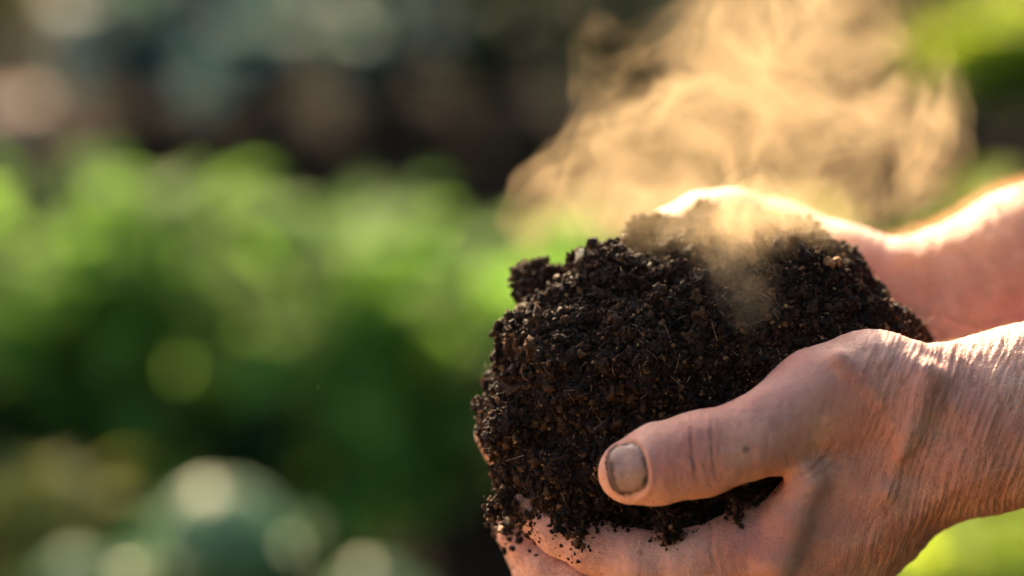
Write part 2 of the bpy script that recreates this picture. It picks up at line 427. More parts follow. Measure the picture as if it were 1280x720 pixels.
# --- far (right) hand, cupped behind the soil
thumbB = chain([(800, 325, 92, 36), (838, 305, 95, 41), (880, 284, 98, 42), (915, 283, 99, 45), (975, 313, 99, 56)])
thenarB = chain([(975, 313, 99, 56), (1050, 357, 94, 74), (1130, 386, 90, 80)])
indexB = chain([(640, 470, 84, 26), (690, 530, 92, 30), (750, 560, 98, 33), (880, 560, 101, 38), (1010, 470, 98, 50)])
middleB = chain([(622, 542, 52, 28), (655, 590, 72, 31), (720, 630, 86, 34), (870, 640, 94, 39), (1015, 540, 94, 52)])
ringB = chain([(690, 610, 44, 26), (730, 660, 62, 30), (790, 690, 74, 33), (900, 700, 84, 38), (1030, 600, 86, 50)])
pinkyB = chain([(760, 700, 52, 23), (800, 730, 62, 26), (850, 745, 70, 29), (940, 750, 76, 34), (1050, 650, 78, 46)])
palmB = [chain([(1010, 470, 98, 50), (1100, 440, 96, 60), (1170, 410, 94, 66)]), chain([(1015, 540, 94, 52), (1110, 480, 90, 62), (1180, 430, 88, 66)]),
         chain([(1030, 600, 86, 50), (1120, 520, 82, 60), (1190, 450, 80, 66)]), chain([(1050, 650, 78, 46), (1130, 560, 74, 56), (1200, 470, 74, 62)])]
armB = [chain([(1120, 386, 92, 78), (1190, 378, 94, 89), (1290, 346, 98, 108), (1420, 315, 106, 122), (1640, 285, 120, 146), (2000, 270, 140, 165)]),
        chain([(1140, 440, 84, 66), (1200, 430, 84, 74), (1300, 390, 88, 90), (1430, 345, 96, 110), (1650, 300, 110, 135), (2000, 280, 130, 150)])]
def f_handB(p):
    d = f_chain(p, thumbB, 3)
    d = smin(d, f_chain(p, thenarB, 5), 6)
    body = f_chain(p, palmB[0], 6)
    for c in palmB[1:]: body = smin(body, f_chain(p, c, 6), 8)
    for c in armB: body = smin(body, f_chain(p, c, 8), 10)
    w = sstep(P(900, 0, 90)[0], P(990, 0, 90)[0], p[:, 0])
    for c in (indexB, middleB, ringB, pinkyB):
        e = f_chain(p, c, 3)
        body = np.where(w > 0, smin(body, e, 7)*w+np.minimum(body, e)*(1-w), np.minimum(body, e))
    return smin(d, body, 5)
def detailsB(v, n):
    xy = photo_xy(v)
    disp = .22*fbm(v/14.0, 2, 61)+.04*fbm(v/1.6, 2, 63)
    ac = xy[:, 0]*.95+xy[:, 1]*.3
    disp += .10*vnoise(np.stack([ac/7, xy[:, 1]/60, v[:, 2]/40], 1), 65)
    sd, dirt = soil_dirt(v)
    red = .35+.35*fbm(v/14, 2, 56)
    return disp, dirt, np.clip(red, 0, 1), np.zeros(len(v))

pb = to_world(P(1500, 500, 60))[0]
person = empty('person', (float(pb[0]), float(pb[1]), float(pb[2]-.10)),
    label='bare arms and cupped hands reaching in from the right, holding dark soil', cat='person')
H = 0.5
vA, qA, nA, dirtA, redA, lineA = finish_hand(f_handA, P(575, 960, -45), P(1960, 180, 190)+np.array((0, 0, 0)), H, detailsA)
cutx = P(1800, 0, 40)[0]
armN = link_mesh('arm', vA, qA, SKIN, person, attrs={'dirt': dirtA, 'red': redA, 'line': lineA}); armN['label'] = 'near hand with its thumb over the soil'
vB, qB, nB, dirtB, redB, lineB = finish_hand(f_handB, P(575, 880, 0), P(1960, 40, 215), .62, detailsB)
armF = link_mesh('arm', vB, qB, SKIN, person, attrs={'dirt': dirtB, 'red': redB, 'line': lineB}); armF['label'] = 'far hand behind the soil, its upper edge in full sun'

# the rest of the kneeling gardener, just outside the picture
def wf(fn): return lambda p: fn(p)
def C3(*a): return [(np.array(p[:3], float), np.array(q[:3], float), p[3], q[3]) for p, q in zip(a, a[1:])]
eA = to_world(P(2000, 424, 95))[0]*1000; eB = to_world(P(1960, 275, 138))[0]*1000
sA = np.array((600, 560, 1170)); sB = np.array((600, 930, 1180)); ch = np.array((625, 745, 1130))
def f_shirt(p):
    d = d_ell(p, (640, 745, 1040), (115, 175, 190)); d = smin(d, d_ell(p, (640, 745, 820), (112, 155, 200)), 60)
    d = smin(d, f_chain(p, C3((*sA, 62), (615, 745, 1200, 60), (*sB, 62)), 20), 40)
    for s_, e_ in ((sA, eA), (sB, eB)):
        d = smin(d, f_chain(p, C3((*s_, 68), (*(s_*.45+e_*.55), 60), (*e_, 56), (*(e_+np.array((-22, 2, 0))), 58)), 10), 25)
    return d-5*fbm(p/70, 3, 300)
def f_trou(p):
    d = d_ell(p, (645, 745, 620), (125, 165, 120))
    for y in (650, 840):
        d = smin(d, f_chain(p, C3((630, y, 560, 95), (560, y, 140, 75), (640, y, 90, 65), (960, y, 85, 48)), 20), 30)
    return d-5*fbm(p/60, 3, 310)
def f_head(p):
    d = smin(d_ell(p, (600, 745, 1390), (98, 76, 108)), d_ell(p, (565, 745, 1335), (62, 58, 66)), 40)
    d = smin(d, f_chain(p, C3((640, 745, 1190, 62), (615, 745, 1320, 56)), 10), 25)
    d = smin(d, f_chain(p, C3((508, 745, 1392, 9), (490, 745, 1355, 15)), 4), 12)
    for y in (666, 824): d = smin(d, d_ell(p, (610, y, 1370), (18, 8, 30)), 8)
    for y in (717, 773): d = smax(d, -d_ell(p, (503, y, 1392), (12, 16, 9)), 12)
    d = smax(d, -f_chain(p, C3((506, 725, 1316, 3), (502, 745, 1318, 3), (506, 765, 1316, 3)), 2), 4)
    return d
def f_hair(p):
    d = d_ell(p, (614, 745, 1408), (102, 84, 104)); return smax(d, (1385-p[:, 2])*.8+(580-p[:, 0])*.7, 20)-3*fbm(p/14, 3, 320)
CLOTH = mat_plain('dark_shirt', (.018, .022, .03), (.03, .035, .045), 30, .9, .4, .002)
DENIM = mat_plain('dark_trousers', (.02, .024, .03), (.035, .04, .05), 60, .9, .4, .002)
BROWNH = mat_plain('brown_hair', (.03, .018, .01), (.07, .04, .02), 120, .6, .8, .003)
for nm, fn, lo, hi, mt_ in (('shirt', f_shirt, (300, 500, 560), (800, 1000, 1300), CLOTH), ('trousers', f_trou, (440, 500, 0), (1040, 1000, 760), DENIM),
                            ('head', f_head, (440, 620, 1100), (730, 870, 1530), SKIN), ('hair', f_hair, (460, 620, 1250), (750, 870, 1550), BROWNH)):
    v_, q_ = mesh_sdf(fn, lo, hi, 6.0)
    link_mesh(nm, v_/1000, q_, mt_, person, frame='world', attrs={'dirt': np.zeros(len(v_)), 'red': np.full(len(v_), .2)})

# thumbnail of the near hand
def ray_z(f, xy_mm, z0, z1):
    z = np.full(len(xy_mm), z0, float)
    for _ in range(60):
        d = f(np.column_stack([xy_mm, z])); z = np.minimum(z+d*.8, z1)
    return z
nu, nv = 40, 48
gu, gv = np.meshgrid(np.linspace(-1, 1, nu), np.linspace(-1, 1, nv), indexing='ij')
# square -> superellipse
u = gu*np.sqrt(1-gv**2/2.6); vv_ = gv*np.sqrt(1-gu**2/2.6)
u = (u*24.0*1.06).ravel(); vv_ = (vv_*31.5*1.06).ravel()
c_, s_ = math.cos(NA), math.sin(NA)
xyp = np.stack([NC[0]+u*c_-vv_*s_, NC[1]+u*s_+vv_*c_], 1)
zz = np.full(len(xyp), -22.0)
for _ in range(3):
    k = PX*(FD+zz)/FD; mm = np.stack([(xyp[:, 0]-640)*k, (360-xyp[:, 1])*k], 1); zz = ray_z(f_handA, mm, -34, 5)
pts = np.column_stack([mm, zz]); nn = grad(f_handA, pts)
rr = np.clip(nail_r(np.stack([u, vv_], 1)), 0, 1.3)
top = pts+nn*(.12+.30*(1-rr**2)+.10*sstep(0, -24, u))[:, None]*1.0 - nn*(.55*sstep(.82, 1.08, rr))[:, None]
bot = pts-nn*.9
idx = np.arange(nu*nv).reshape(nu, nv)
f1 = np.stack([idx[:-1, :-1], idx[1:, :-1], idx[1:, 1:], idx[:-1, 1:]], -1).reshape(-1, 4)
N0 = nu*nv; per = np.concatenate([idx[:, 0], idx[-1, 1:], idx[-2::-1, -1], idx[0, -2:0:-1]])
pn = np.roll(per, -1); side = np.stack([per, pn, pn+N0, per+N0], 1)
nd = np.clip(1.0*sstep(-12, -22, u)*sstep(1.25, .9, rr)+(.45+.75*sstep(5, -18, u))*sstep(.84, .97, rr)*(.7+.6*fbm(pts/2.2, 2, 13))+.14+.34*fbm(pts/2.0, 3, 3), 0, 1)
fn = np.concatenate([f1[:, ::-1], f1+N0, side])
cen = top.mean(0); nrm = np.cross(top[fn[700, 1]]-top[fn[700, 0]], top[fn[700, 2]]-top[fn[700, 1]])
if nrm[2] > 0: fn = fn[:, ::-1]
link_mesh('thumbnail', np.concatenate([top, bot]), fn, NAIL, armN, attrs={'dirt': np.concatenate([nd, nd])})

# fine hairs on both forearms
def hairs(name, v, n, sel, count, lmin, lmax, rad, dirv, parent, mat, lift=.55):
    ids = rng.choice(np.nonzero(sel)[0], count, replace=True)
    p = v[ids]; nn_ = n[ids]; L = rng.uniform(lmin, lmax, count)
    d = np.asarray(dirv, float)+rng.normal(0, .35, (count, 3)); t = d-(d*nn_).sum(1)[:, None]*nn_; t /= np.linalg.norm(t, axis=1)[:, None]
    V = []; F = []
    seg = 5
    side_ = np.cross(t, nn_)
    for k in range(seg+1):
        s = k/seg
        c = p-nn_*.1+nn_*(L*lift*(s-.45*s*s))[:, None]+t*(L*(.35*s+.6*s*s))[:, None]
        r = rad*(1-.85*s)
        for a in range(3):
            an = a*2*math.pi/3
            V.append(c+(nn_*math.cos(an)+side_*math.sin(an))*r)
    V = np.stack(V, 1).reshape(-1, 3)          # count x (seg+1)*3
    m = (seg+1)*3; fl = []
    for k in range(seg):
        for a in range(3):
            b = (a+1) % 3; fl.append((k*3+a, k*3+b, (k+1)*3+b, (k+1)*3+a))
    F = (np.array(fl)[None]+(np.arange(count)*m)[:, None, None]).reshape(-1, 4)
    return tag(link_mesh(name, V, F, mat, parent), kind='stuff')
HAIR = mat_leaf('golden_hair', (.5, .34, .17), (.7, .5, .28), (.85, .65, .4), .4, .5, .5)
xyB = photo_xy(vB); xyA = photo_xy(vA)
hairs('arm_hair', vB, nB, (xyB[:, 0] > 1130) & (xyB[:, 0] < 1600) & (nB[:, 1] > .1), 6500, 5, 12, .05, (-.6, .3, -.1), armF, HAIR)
hairs('arm_hair', vA, nA, (xyA[:, 0] > 1180) & (xyA[:, 0] < 1600) & (nA[:, 2] < .4), 1500, 3, 7, .03, (-.2, -.9, -.1), armN, HAIR, .25)

# ------------------------------------------------------------------ soil meshes
sb = to_world(P(860, 660, 30))[0]
heap = empty('soil_heap', tuple(map(float, sb)), label='heaped handful of dark crumbly compost resting in the two cupped hands', cat='soil')
vS, qS = mesh_sdf(f_soil, P(560, 760, -30), P(1210, 220, 130), .7)
nS = vnormals(vS, qS)
d0 = 1.3*np.abs(fbm(vS/2.1, 3, 91, .6))-.5+.5*fbm(vS/.9, 2, 97)
vS2 = vS+nS*d0[:, None]
nS2 = vnormals(vS2, qS)
toneS = np.clip(.25+.35*fbm(vS/3, 3, 15)+.15*rng.random(len(vS)), 0, .9)
link_mesh('soil_core', vS2, qS, SOIL, heap, attrs={'tone': toneS})

def ico(sub):
    t = (1+5**.5)/2
    v = np.array([(-1, t, 0), (1, t, 0), (-1, -t, 0), (1, -t, 0), (0, -1, t), (0, 1, t), (0, -1, -t), (0, 1, -t), (t, 0, -1), (t, 0, 1), (-t, 0, -1), (-t, 0, 1)], float)
    v /= np.linalg.norm(v[0])
    f = [(0, 11, 5), (0, 5, 1), (0, 1, 7), (0, 7, 10), (0, 10, 11), (1, 5, 9), (5, 11, 4), (11, 10, 2), (10, 7, 6), (7, 1, 8), (3, 9, 4), (3, 4, 2), (3, 2, 6), (3, 6, 8), (3, 8, 9), (4, 9, 5), (2, 4, 11), (6, 2, 10), (8, 6, 7), (9, 8, 1)]
    for _ in range(sub):
        v = list(map(np.array, v)); mid = {}; g = []
        def m(a, b):
            k = (min(a, b), max(a, b))
            if k not in mid: w = v[a]+v[b]; v.append(w/np.linalg.norm(w)); mid[k] = len(v)-1
            return mid[k]
        for a, b, c in f:
            x, y, z = m(a, b), m(b, c), m(c, a); g += [(a, x, z), (b, y, x), (c, z, y), (x, y, z)]
        f = g
    return np.array(v), np.array(f)
def crumbs(cent, rad, sub, jit, elong=.35):
    iv, jf = ico(sub); n = len(cent)
    q = rng.normal(size=(n, 4)); q /= np.linalg.norm(q, axis=1)[:, None]
    w, x, y, z = q.T
    Rm = np.stack([1-2*(y*y+z*z), 2*(x*y-z*w), 2*(x*z+y*w), 2*(x*y+z*w), 1-2*(x*x+z*z), 2*(y*z-x*w), 2*(x*z-y*w), 2*(y*z+x*w), 1-2*(x*x+y*y)], 1).reshape(n, 3, 3)
    sc_ = 1+rng.uniform(-elong, elong*1.3, (n, 3))
    V = iv[None]*(1+rng.uniform(-jit, jit, (n, len(iv), 1)))*sc_[:, None, :]*rad[:, None, None]
    if sub > 0:
        off = rng.uniform(0, 100, (n, 1, 3))
        V = V*(1+.75*vnoise((iv[None]*1.7+off).reshape(-1, 3), 5).reshape(n, -1, 1))
    V = np.einsum('nij,nvj->nvi', Rm, V)+cent[:, None, :]
    F = jf[None]+(np.arange(n)*len(iv))[:, None, None]
    return V.reshape(-1, 3), F.reshape(-1, 3), len(iv)
def pick_tone(n, hi=.0, bright=.03):
    t = np.clip(rng.beta(2, 3.2, n)*.9+hi, 0, .92); r = rng.random(n); m = r > 1-bright; t[m] = rng.uniform(.76, 1, m.sum()); return t
camv = np.array((0, .35, -1.0)); camv /= np.linalg.norm(camv)
front = (nS@camv > -.45)
fid = np.nonzero(front)[0]
parts = []
def scatter(n, rlo, rhi, sub, jit, ids, v, nrm, lift=(-.3, .8), hi=.0):
    i = rng.choice(ids, n); u_ = rng.random(n); r = rlo*(rhi/rlo)**(u_**1.6)
    c = v[i]+nrm[i]*(r*rng.uniform(*lift, n))[:, None]+rng.normal(0, .3, (n, 3))
    V, F, m = crumbs(c, r, sub, jit); parts.append((V, F, np.repeat(pick_tone(n, hi, .07 if sub == 0 else .01), m)))
scatter(90000, .16, .62, 0, .45, fid, vS2, nS2, (-.2, 1.3))
scatter(9000, .6, 1.2, 1, .30, fid, vS2, nS2, (-.3, .6))
scatter(520, 1.2, 2.9, 2, .22, fid, vS2, nS2, (-.5, .3))
# crumbs clinging to and spilled on the fingers
for v_, n_, f_, cnt in ((vA, nA, f_handA, 5200), (vB, nB, f_handB, 2500)):
    ds = f_soil(v_); xy_ = photo_xy(v_)
    w = np.exp(-np.clip(ds, 0, 50)/1.6)*(ds > -.5)*(ds < 9)
    w = w+.25*np.exp(-(((xy_-np.array((632, 645)))/np.array((26, 30)))**2).sum(1))
    w = w+.05*np.exp(-(((xy_-np.array((720, 672)))/np.array((40, 18)))**2).sum(1))
    thumb = (xy_[:, 1] < 640) & (xy_[:, 0] > 742) & (v_[:, 2] < 10)
    w = w*np.where(thumb, .3, 1.0)*sstep(-.15, .15, fbm(v_/4.5, 2, 71)+.15)
    w = w*sstep(1010, 940, xy_[:, 0]); w /= w.sum(); i = rng.choice(len(v_), cnt, p=w); r = .22*(4.2**(rng.random(cnt)**1.9))
    V, F, m = crumbs(v_[i]+n_[i]*(r*.4)[:, None], r, 0, .35); parts.append((V, F, np.repeat(pick_tone(cnt), m)))
# little hanging strings of crumbs under the soil
for (x, y, z, n) in ((703, 652, 2, 60), (722, 668, 0, 26), (846, 676, -4, 90), (853, 684, -3, 40), (921, 640, -8, 40), (835, 662, -6, 120), (728, 640, 3, 60), (627, 626, 14, 70), (618, 640, 18, 60)):
    c = P(x, y, z)+rng.normal(0, 1, (n, 3))*np.array((1.5, 2.2, 1.2)); r = rng.uniform(.25, .95, n)
    V, F, m = crumbs(c, r, 0, .35); parts.append((V, F, np.repeat(pick_tone(n), m)))
off = 0; VV = []; FF = []; TT = []
for V, F, T in parts: VV.append(V); FF.append(F+off); TT.append(T); off += len(V)
tag(link_mesh('soil_crumbs', np.concatenate(VV), np.concatenate(FF), SOIL, heap, attrs={'tone': np.concatenate(TT)}, smooth=False), kind='stuff')
# root fibres matted in the soil
def tube(pts, r0, r1, seg=6):
    pts = np.asarray(pts, float); V = []; F = []
    for k, p in enumerate(pts):
        t = pts[min(k+1, len(pts)-1)]-pts[max(k-1, 0)]; t /= np.linalg.norm(t)+1e-9
        a = np.cross(t, (.3, .2, .9)); a /= np.linalg.norm(a); b = np.cross(t, a); r = r0+(r1-r0)*k/(len(pts)-1)
        for s in range(seg):
            an = s*2*math.pi/seg; V.append(p+(a*math.cos(an)+b*math.sin(an))*r)
    for k in range(len(pts)-1):
        for s in range(seg): F.append((k*seg+s, k*seg+(s+1) % seg, (k+1)*seg+(s+1) % seg, (k+1)*seg+s))
    F.append(tuple(range(seg-1, -1, -1))); F.append(tuple((len(pts)-1)*seg+s for s in range(seg)))
    return V, F
Vr = []; Fr = []
for k in range(800):
    i = rng.choice(fid); p = vS2[i]+nS2[i]*.3; d = rng.normal(size=3); d -= d@nS2[i]*nS2[i]*.8; d /= np.linalg.norm(d)
    L = rng.uniform(1.5, 6); c = rng.normal(size=3)*.3
    pts = [p+d*L*s+c*L*s*s for s in np.linspace(0, 1, 5)]
    a, b = tube(pts, rng.uniform(.07, .19), .05, 4); o = len(Vr); Vr += [list(x) for x in a]; Fr += [tuple(o+q for q in f) for f in b]
FIB = mat_plain('root_fibre', (.16, .09, .045), (.40, .26, .14), 300, .7)
tag(link_mesh('root_fibres', np.array(Vr), Fr, FIB, heap), kind='stuff')

# bits of straw, bark and leaf lying on the compost: each a thing
STRAW = mat_plain('straw', (.42, .27, .13), (.62, .44, .24), 400, .55)
CHIP = mat_plain('pale_chip', (.55, .45, .25), (.75, .66, .42), 300, .5)
BARK = mat_plain('bark', (.10, .05, .028), (.26, .14, .08), 300, .8, 1)
def on_soil(x, y):
    z = np.array([-25.0])
    for _ in range(80):
        p = P(x, y, z[0])[None]; d = f_soil(p)[0]; z += max(d, -.5)*.5
        if z[0] > 80: return P(x, y, 30)
    return P(x, y, z[0])
def twig(name, x0, y0, x1, y1, r, lift, m, label, cat, bend=1.0):
    a, b = on_soil(x0, y0), on_soil(x1, y1); zf = min(a[2], b[2])-lift
    if abs(a[2]-b[2]) > 6: b = P(x1, y1, a[2]-1)
    c = (a+b)/2+np.array((bend, bend*.5, -1)); a = a-(0, 0, lift); b = b-(0, 0, lift)
    pts = [a*(1-s)**2+c*2*s*(1-s)+b*s*s for s in np.linspace(0, 1, 9)]
    V, F = tube(pts, r, r*.7, 7)
    base = to_world(pts[0])[0]
    tag(link_mesh(name, np.array(V), F, m, None, base=base), label, cat)
twig('straw_piece', 631, 426, 651, 464, .75, 2.0, STRAW, 'short tan straw stuck upright in the left flank of the compost', 'straw')
twig('straw_piece', 655, 440, 690, 425, .4, .5, BARK, 'thin brown twig lying along the left shoulder of the compost', 'twig')
def chip(name, x, y, w, h, t, rot, m, label, cat, lift=.5, z=None):
    c = on_soil(x, y) if z is None else P(x, y, z); a = R(rot)
    V = []; F = []; N = 14
    prof = [(1+.16*math.sin(3*k+x)+.10*math.sin(5*k+y)) for k in range(N)]
    for s, sc2 in ((-1, .86), (-.4, 1), (.4, 1), (1, .82)):
        for k in range(N):
            th = k*2*math.pi/N; px, py = math.cos(th)*w*prof[k]*sc2, math.sin(th)*h*prof[k]*sc2
            V.append((px, py, s*t+.15*w*(px/w)**2))
    for k in range(3):
        for s in range(N): F.append((k*N+s, k*N+(s+1) % N, (k+1)*N+(s+1) % N, (k+1)*N+s))
    F.append(tuple(range(N-1, -1, -1))); F.append(tuple(3*N+s for s in range(N)))
    M = np.array(Euler((R(25), R(20), a)).to_matrix()); V = np.array(V)@M.T+c-(0, 0, lift)
    tag(link_mesh(name, V, F, m, None, base=to_world(c)[0], smooth=False), label, cat)
chip('wood_chip', 724, 318, 1.9, 1.1, .35, 60, CHIP, 'pale cream chip standing on the upper left edge of the compost', 'wood chip', z=30)
chip('bark_chip', 699, 362, 1.8, 1.2, .5, 20, BARK, 'brown bark crumb on the crest of the front clod beside the round lump', 'bark chip')
chip('wood_chip', 862, 309, 2.2, 1.0, .4, 10, STRAW, 'sunlit tan chip on the middle of the compost crest', 'wood chip')
chip('wood_chip', 754, 540, 1.6, .9, .4, 80, BARK, 'small brown splinter above the thumbnail', 'wood chip')
chip('leaf_flake', 652, 385, 2.6, 1.3, .35, 30, STRAW, 'tan leaf flake lying under the round lump on the left', 'leaf flake')

# ------------------------------------------------------------------ steam
steam_blobs = [E(980, 190, 55, 170, 110, 38, 14), E(880, 130, 60, 120, 95, 34, 12), E(1060, 110, 60, 125, 120, 36, 14), E(970, 30, 62, 130, 90, 36, 14),
  E(790, 125, 62, 62, 60, 22, 8), E(752, 60, 66, 26, 42, 12, 6), E(770, 190, 60, 52, 48, 22, 8), E(720, 250, 58, 62, 42, 20, 10), E(662, 290, 60, 42, 34, 14, 8),
  E(800, 250, 55, 90, 60, 24, 10), E(920, 262, 50, 120, 50, 34, 12), E(1130, 70, 62, 65, 75, 26, 10), E(1150, 180, 62, 55, 62, 22, 10),
  E(1020, -60, 66, 110, 80, 34, 14), E(1090, 240, 60, 60, 40, 20, 10),
  E(1010, 285, 26, 60, 34, 15, 8), E(925, 270, 28, 66, 36, 20, 8), E(845, 292, 26, 40, 22, 12, 6), E(890, 320, 16, 40, 30, 12, 6)]
def f_steam(p):
    w = np.stack([fbm(p/32+i*7.7, 3, 120+i) for i in range(3)], 1)
    q = p+w*6.5
    d = None
    for c, r, k, M in steam_blobs:
        e = d_ell(q, c, r, M); d = e if d is None else smin(d, e, k)
    return d+1.6*fbm(p/9, 2, 140)
vT, qT = mesh_sdf(f_steam, P(560, 520, -30), P(1290, -220, 130), 2.2)
def mat_steam(k, top=True):
    s = NT('steam'); c = s.coord()
    warp = s.n('ShaderNodeTexNoise', {'Vector': c, 'Scale': 16.0, 'Detail': 3.0, 'Roughness': .55}).outputs['Color']
    off_ = s.n('ShaderNodeVectorMath', {0: warp, 1: (.5, .5, .5)}, operation='SUBTRACT').outputs[0]
    off_ = s.n('ShaderNodeVectorMath', {0: off_, 'Scale': .085}, operation='SCALE').outputs[0]
    q = s.n('ShaderNodeVectorMath', {0: c, 1: off_}, operation='ADD').outputs[0]
    n1 = s.noise(26, 5, .62, q, 1.2)
    d = s.ramp(n1, [(.40, 0.0), (.50, .38), (.60, 1.0), (.72, 1.7)])
    sep = s.n('ShaderNodeSeparateXYZ', {0: c})
    fade = s.ramp(s.math('ADD', s.math('MULTIPLY', sep.outputs['Z'], 5.0), .25), [(0.02, 0.0), (.26, 1.6), (.45, 1.1), (1.0, .5)])
    if not top: fade = 1.0
    dens = s.math('MULTIPLY', s.math('MULTIPLY', d, fade), k)
    p = s.n('ShaderNodeVolumePrincipled', {'Color': (.93, .74, .45, 1), 'Density': dens, 'Anisotropy': .08})
    s.t.links.new(p.outputs[0], s.out.inputs['Volume'])
    try: s.m.cycles.volume_step_rate = 1.0
    except Exception: pass
    return s.m
so = to_world(P(930, 250, 40))[0]
steam = empty('steam', tuple(map(float, so)), label='warm backlit steam billowing up from the compost', cat='steam', kind='stuff')
for nm, off_, k_ in (('steam_veil', 3.5, 2.4), ('steam_body', -1.5, 2.6), ('steam_core', -7.0, 3.4)):
    fo = lambda p, o=off_: f_steam(p)-o*(.35+.65*sstep(290, 200, photo_xy(p)[:, 1]))
    vT, qT = mesh_sdf(fo, P(540, 520, -30), P(1300, -220, 130), 2.4)
    tag(link_mesh(nm, vT, qT, mat_steam(k_), steam), kind='stuff')
wisp_blobs = [E(934, 322, 6, 42, 98, 15, 10), E(950, 300, 12, 34, 80, 14, 10), E(936, 270, 26, 56, 36, 16, 10), E(985, 285, 24, 60, 30, 12, 8), E(870, 290, 22, 50, 24, 12, 8)]
def f_wisp(p):
    q = p+np.stack([fbm(p/16+i*5.1, 2, 150+i) for i in range(3)], 1)*1.8; d = None
    for c, r, k, M in wisp_blobs:
        e = d_ell(q, c, r, M); d = e if d is None else smin(d, e, k)
    return d
for o_, k_ in ((1.0, 9.0), (-2.0, 15.0), (-5.0, 12.0)):
    vT, qT = mesh_sdf(lambda p, o=o_: f_wisp(p)-o, P(780, 470, -20), P(1090, 200, 60), 1.6)
    tag(link_mesh('steam_wisp', vT, qT, mat_steam(k_, False), steam), kind='stuff')

# ------------------------------------------------------------------ garden
def ground_pt(x, y, dist=None, h=0.0):
    """where the line of sight through a photo pixel meets height h: used only to lay the beds out"""
    d = to_world(P(x, y, 0))[0]-CAMM[:3, 3]; t = (h-CAM_Z)/d[2]
    return CAMM[:3, 3]+d*t
def mat_ground():
    s = NT('garden_soil'); c = s.coord()
    n = s.noise(3.0, 6, .65, c); n2 = s.noise(40, 6, .7, c)
    base = s.mix(n2, s.ramp(n, [(.3, (.010, .008, .006)), (.7, (.024, .018, .014))]), (.009, .007, .005))
    p = s.n('ShaderNodeBsdfPrincipled', {'Base Color': base, 'Roughness': 1.0, 'Specular IOR Level': .02, 'Normal': s.bump(n2, 1, .03)})
    return s.surf(p.outputs[0])
nx, ny = 220, 220
gx = np.concatenate([-np.geomspace(900, 4, 30), np.linspace(-3.8, 3.8, 160), np.geomspace(4, 900, 30)])
gy = np.concatenate([-np.geomspace(900, 4, 30), np.linspace(-3.8, 9, 260), np.geomspace(9.3, 1500, 30)])
GX, GY = np.meshgrid(gx, gy, indexing='ij'); gp = np.stack([GX.ravel(), GY.ravel(), np.zeros(GX.size)], 1)
near = sstep(14, 8, np.abs(gp[:, 1]))*sstep(5, 3.6, np.abs(gp[:, 0]))
gp[:, 2] = near*(.022*fbm(gp*np.array((4, 4, 0))+.3, 4, 200)+.02*np.abs(fbm(gp*np.array((14, 14, 0))+.7, 2, 210)))-.03
ii = np.arange(GX.size).reshape(GX.shape)
gq = np.stack([ii[:-1, :-1], ii[1:, :-1], ii[1:, 1:], ii[:-1, 1:]], -1).reshape(-1, 4)
tag(link_mesh('ground', gp, gq, mat_ground(), frame='world'), kind='structure')
# unseen sandy strip, added at the left to bounce warm sunlight onto the hands
s = NT('sandy_bounce'); n = s.noise(25, 6, .7)
BOUNCEM = s.surf(s.n('ShaderNodeBsdfPrincipled', {'Base Color': s.ramp(n, [(.3, (.42, .27, .15)), (.7, (.56, .38, .22))]), 'Roughness': .95, 'Normal': s.bump(n, .8, .01)}).outputs[0])
px_, py_ = np.meshgrid(np.linspace(-6, -.30, 90), np.linspace(-2.5, 1.7, 50), indexing='ij')
pe = py_.copy(); pe[:, -1] += .06*np.sin(px_[:, -1]*5)+.04*np.sin(px_[:, -1]*13)
pv = np.stack([px_.ravel(), pe.ravel(), np.full(px_.size, .055)], 1); pv[:, 2] += .006*fbm(pv*6, 3, 220)
ii = np.arange(px_.size).reshape(px_.shape)
tag(link_mesh('bounce_strip', pv, np.stack([ii[:-1, :-1], ii[1:, :-1], ii[1:, 1:], ii[:-1, 1:]], -1).reshape(-1, 4), BOUNCEM, frame='world'), kind='structure')

LG = mat_leaf('bright_leaf', (.06, .13, .02), (.14, .26, .045), (.22, .42, .065), .7, .47, .05)
LY = mat_leaf('yellow_leaf', (.16, .24, .02), (.32, .40, .04), (.60, .75, .06), .6, .5, .08)
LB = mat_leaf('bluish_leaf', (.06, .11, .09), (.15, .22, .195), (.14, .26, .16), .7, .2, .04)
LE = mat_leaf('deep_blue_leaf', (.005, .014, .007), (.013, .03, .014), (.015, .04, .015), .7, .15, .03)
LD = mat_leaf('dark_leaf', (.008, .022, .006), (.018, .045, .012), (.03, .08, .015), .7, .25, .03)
LC = mat_leaf('cabbage_leaf', (.05, .13, .04), (.14, .24, .11), (.18, .38, .16), .42, .25, .2)
LO = mat_leaf('olive_leaf', (.09, .10, .02), (.17, .18, .04), (.3, .32, .05), .7, .35, .03)
STEM = mat_plain('stem', (.10, .17, .04), (.2, .28, .08), 30, .5)
DARKST = mat_plain('dark_stem', (.015, .02, .008), (.03, .035, .015), 40, .9)
WOODY = mat_plain('woody_stem', (.12, .08, .05), (.24, .17, .11), 40, .8)
FLOW = mat_plain('petal', (.72, .70, .66), (.82, .80, .78), 30, .5)

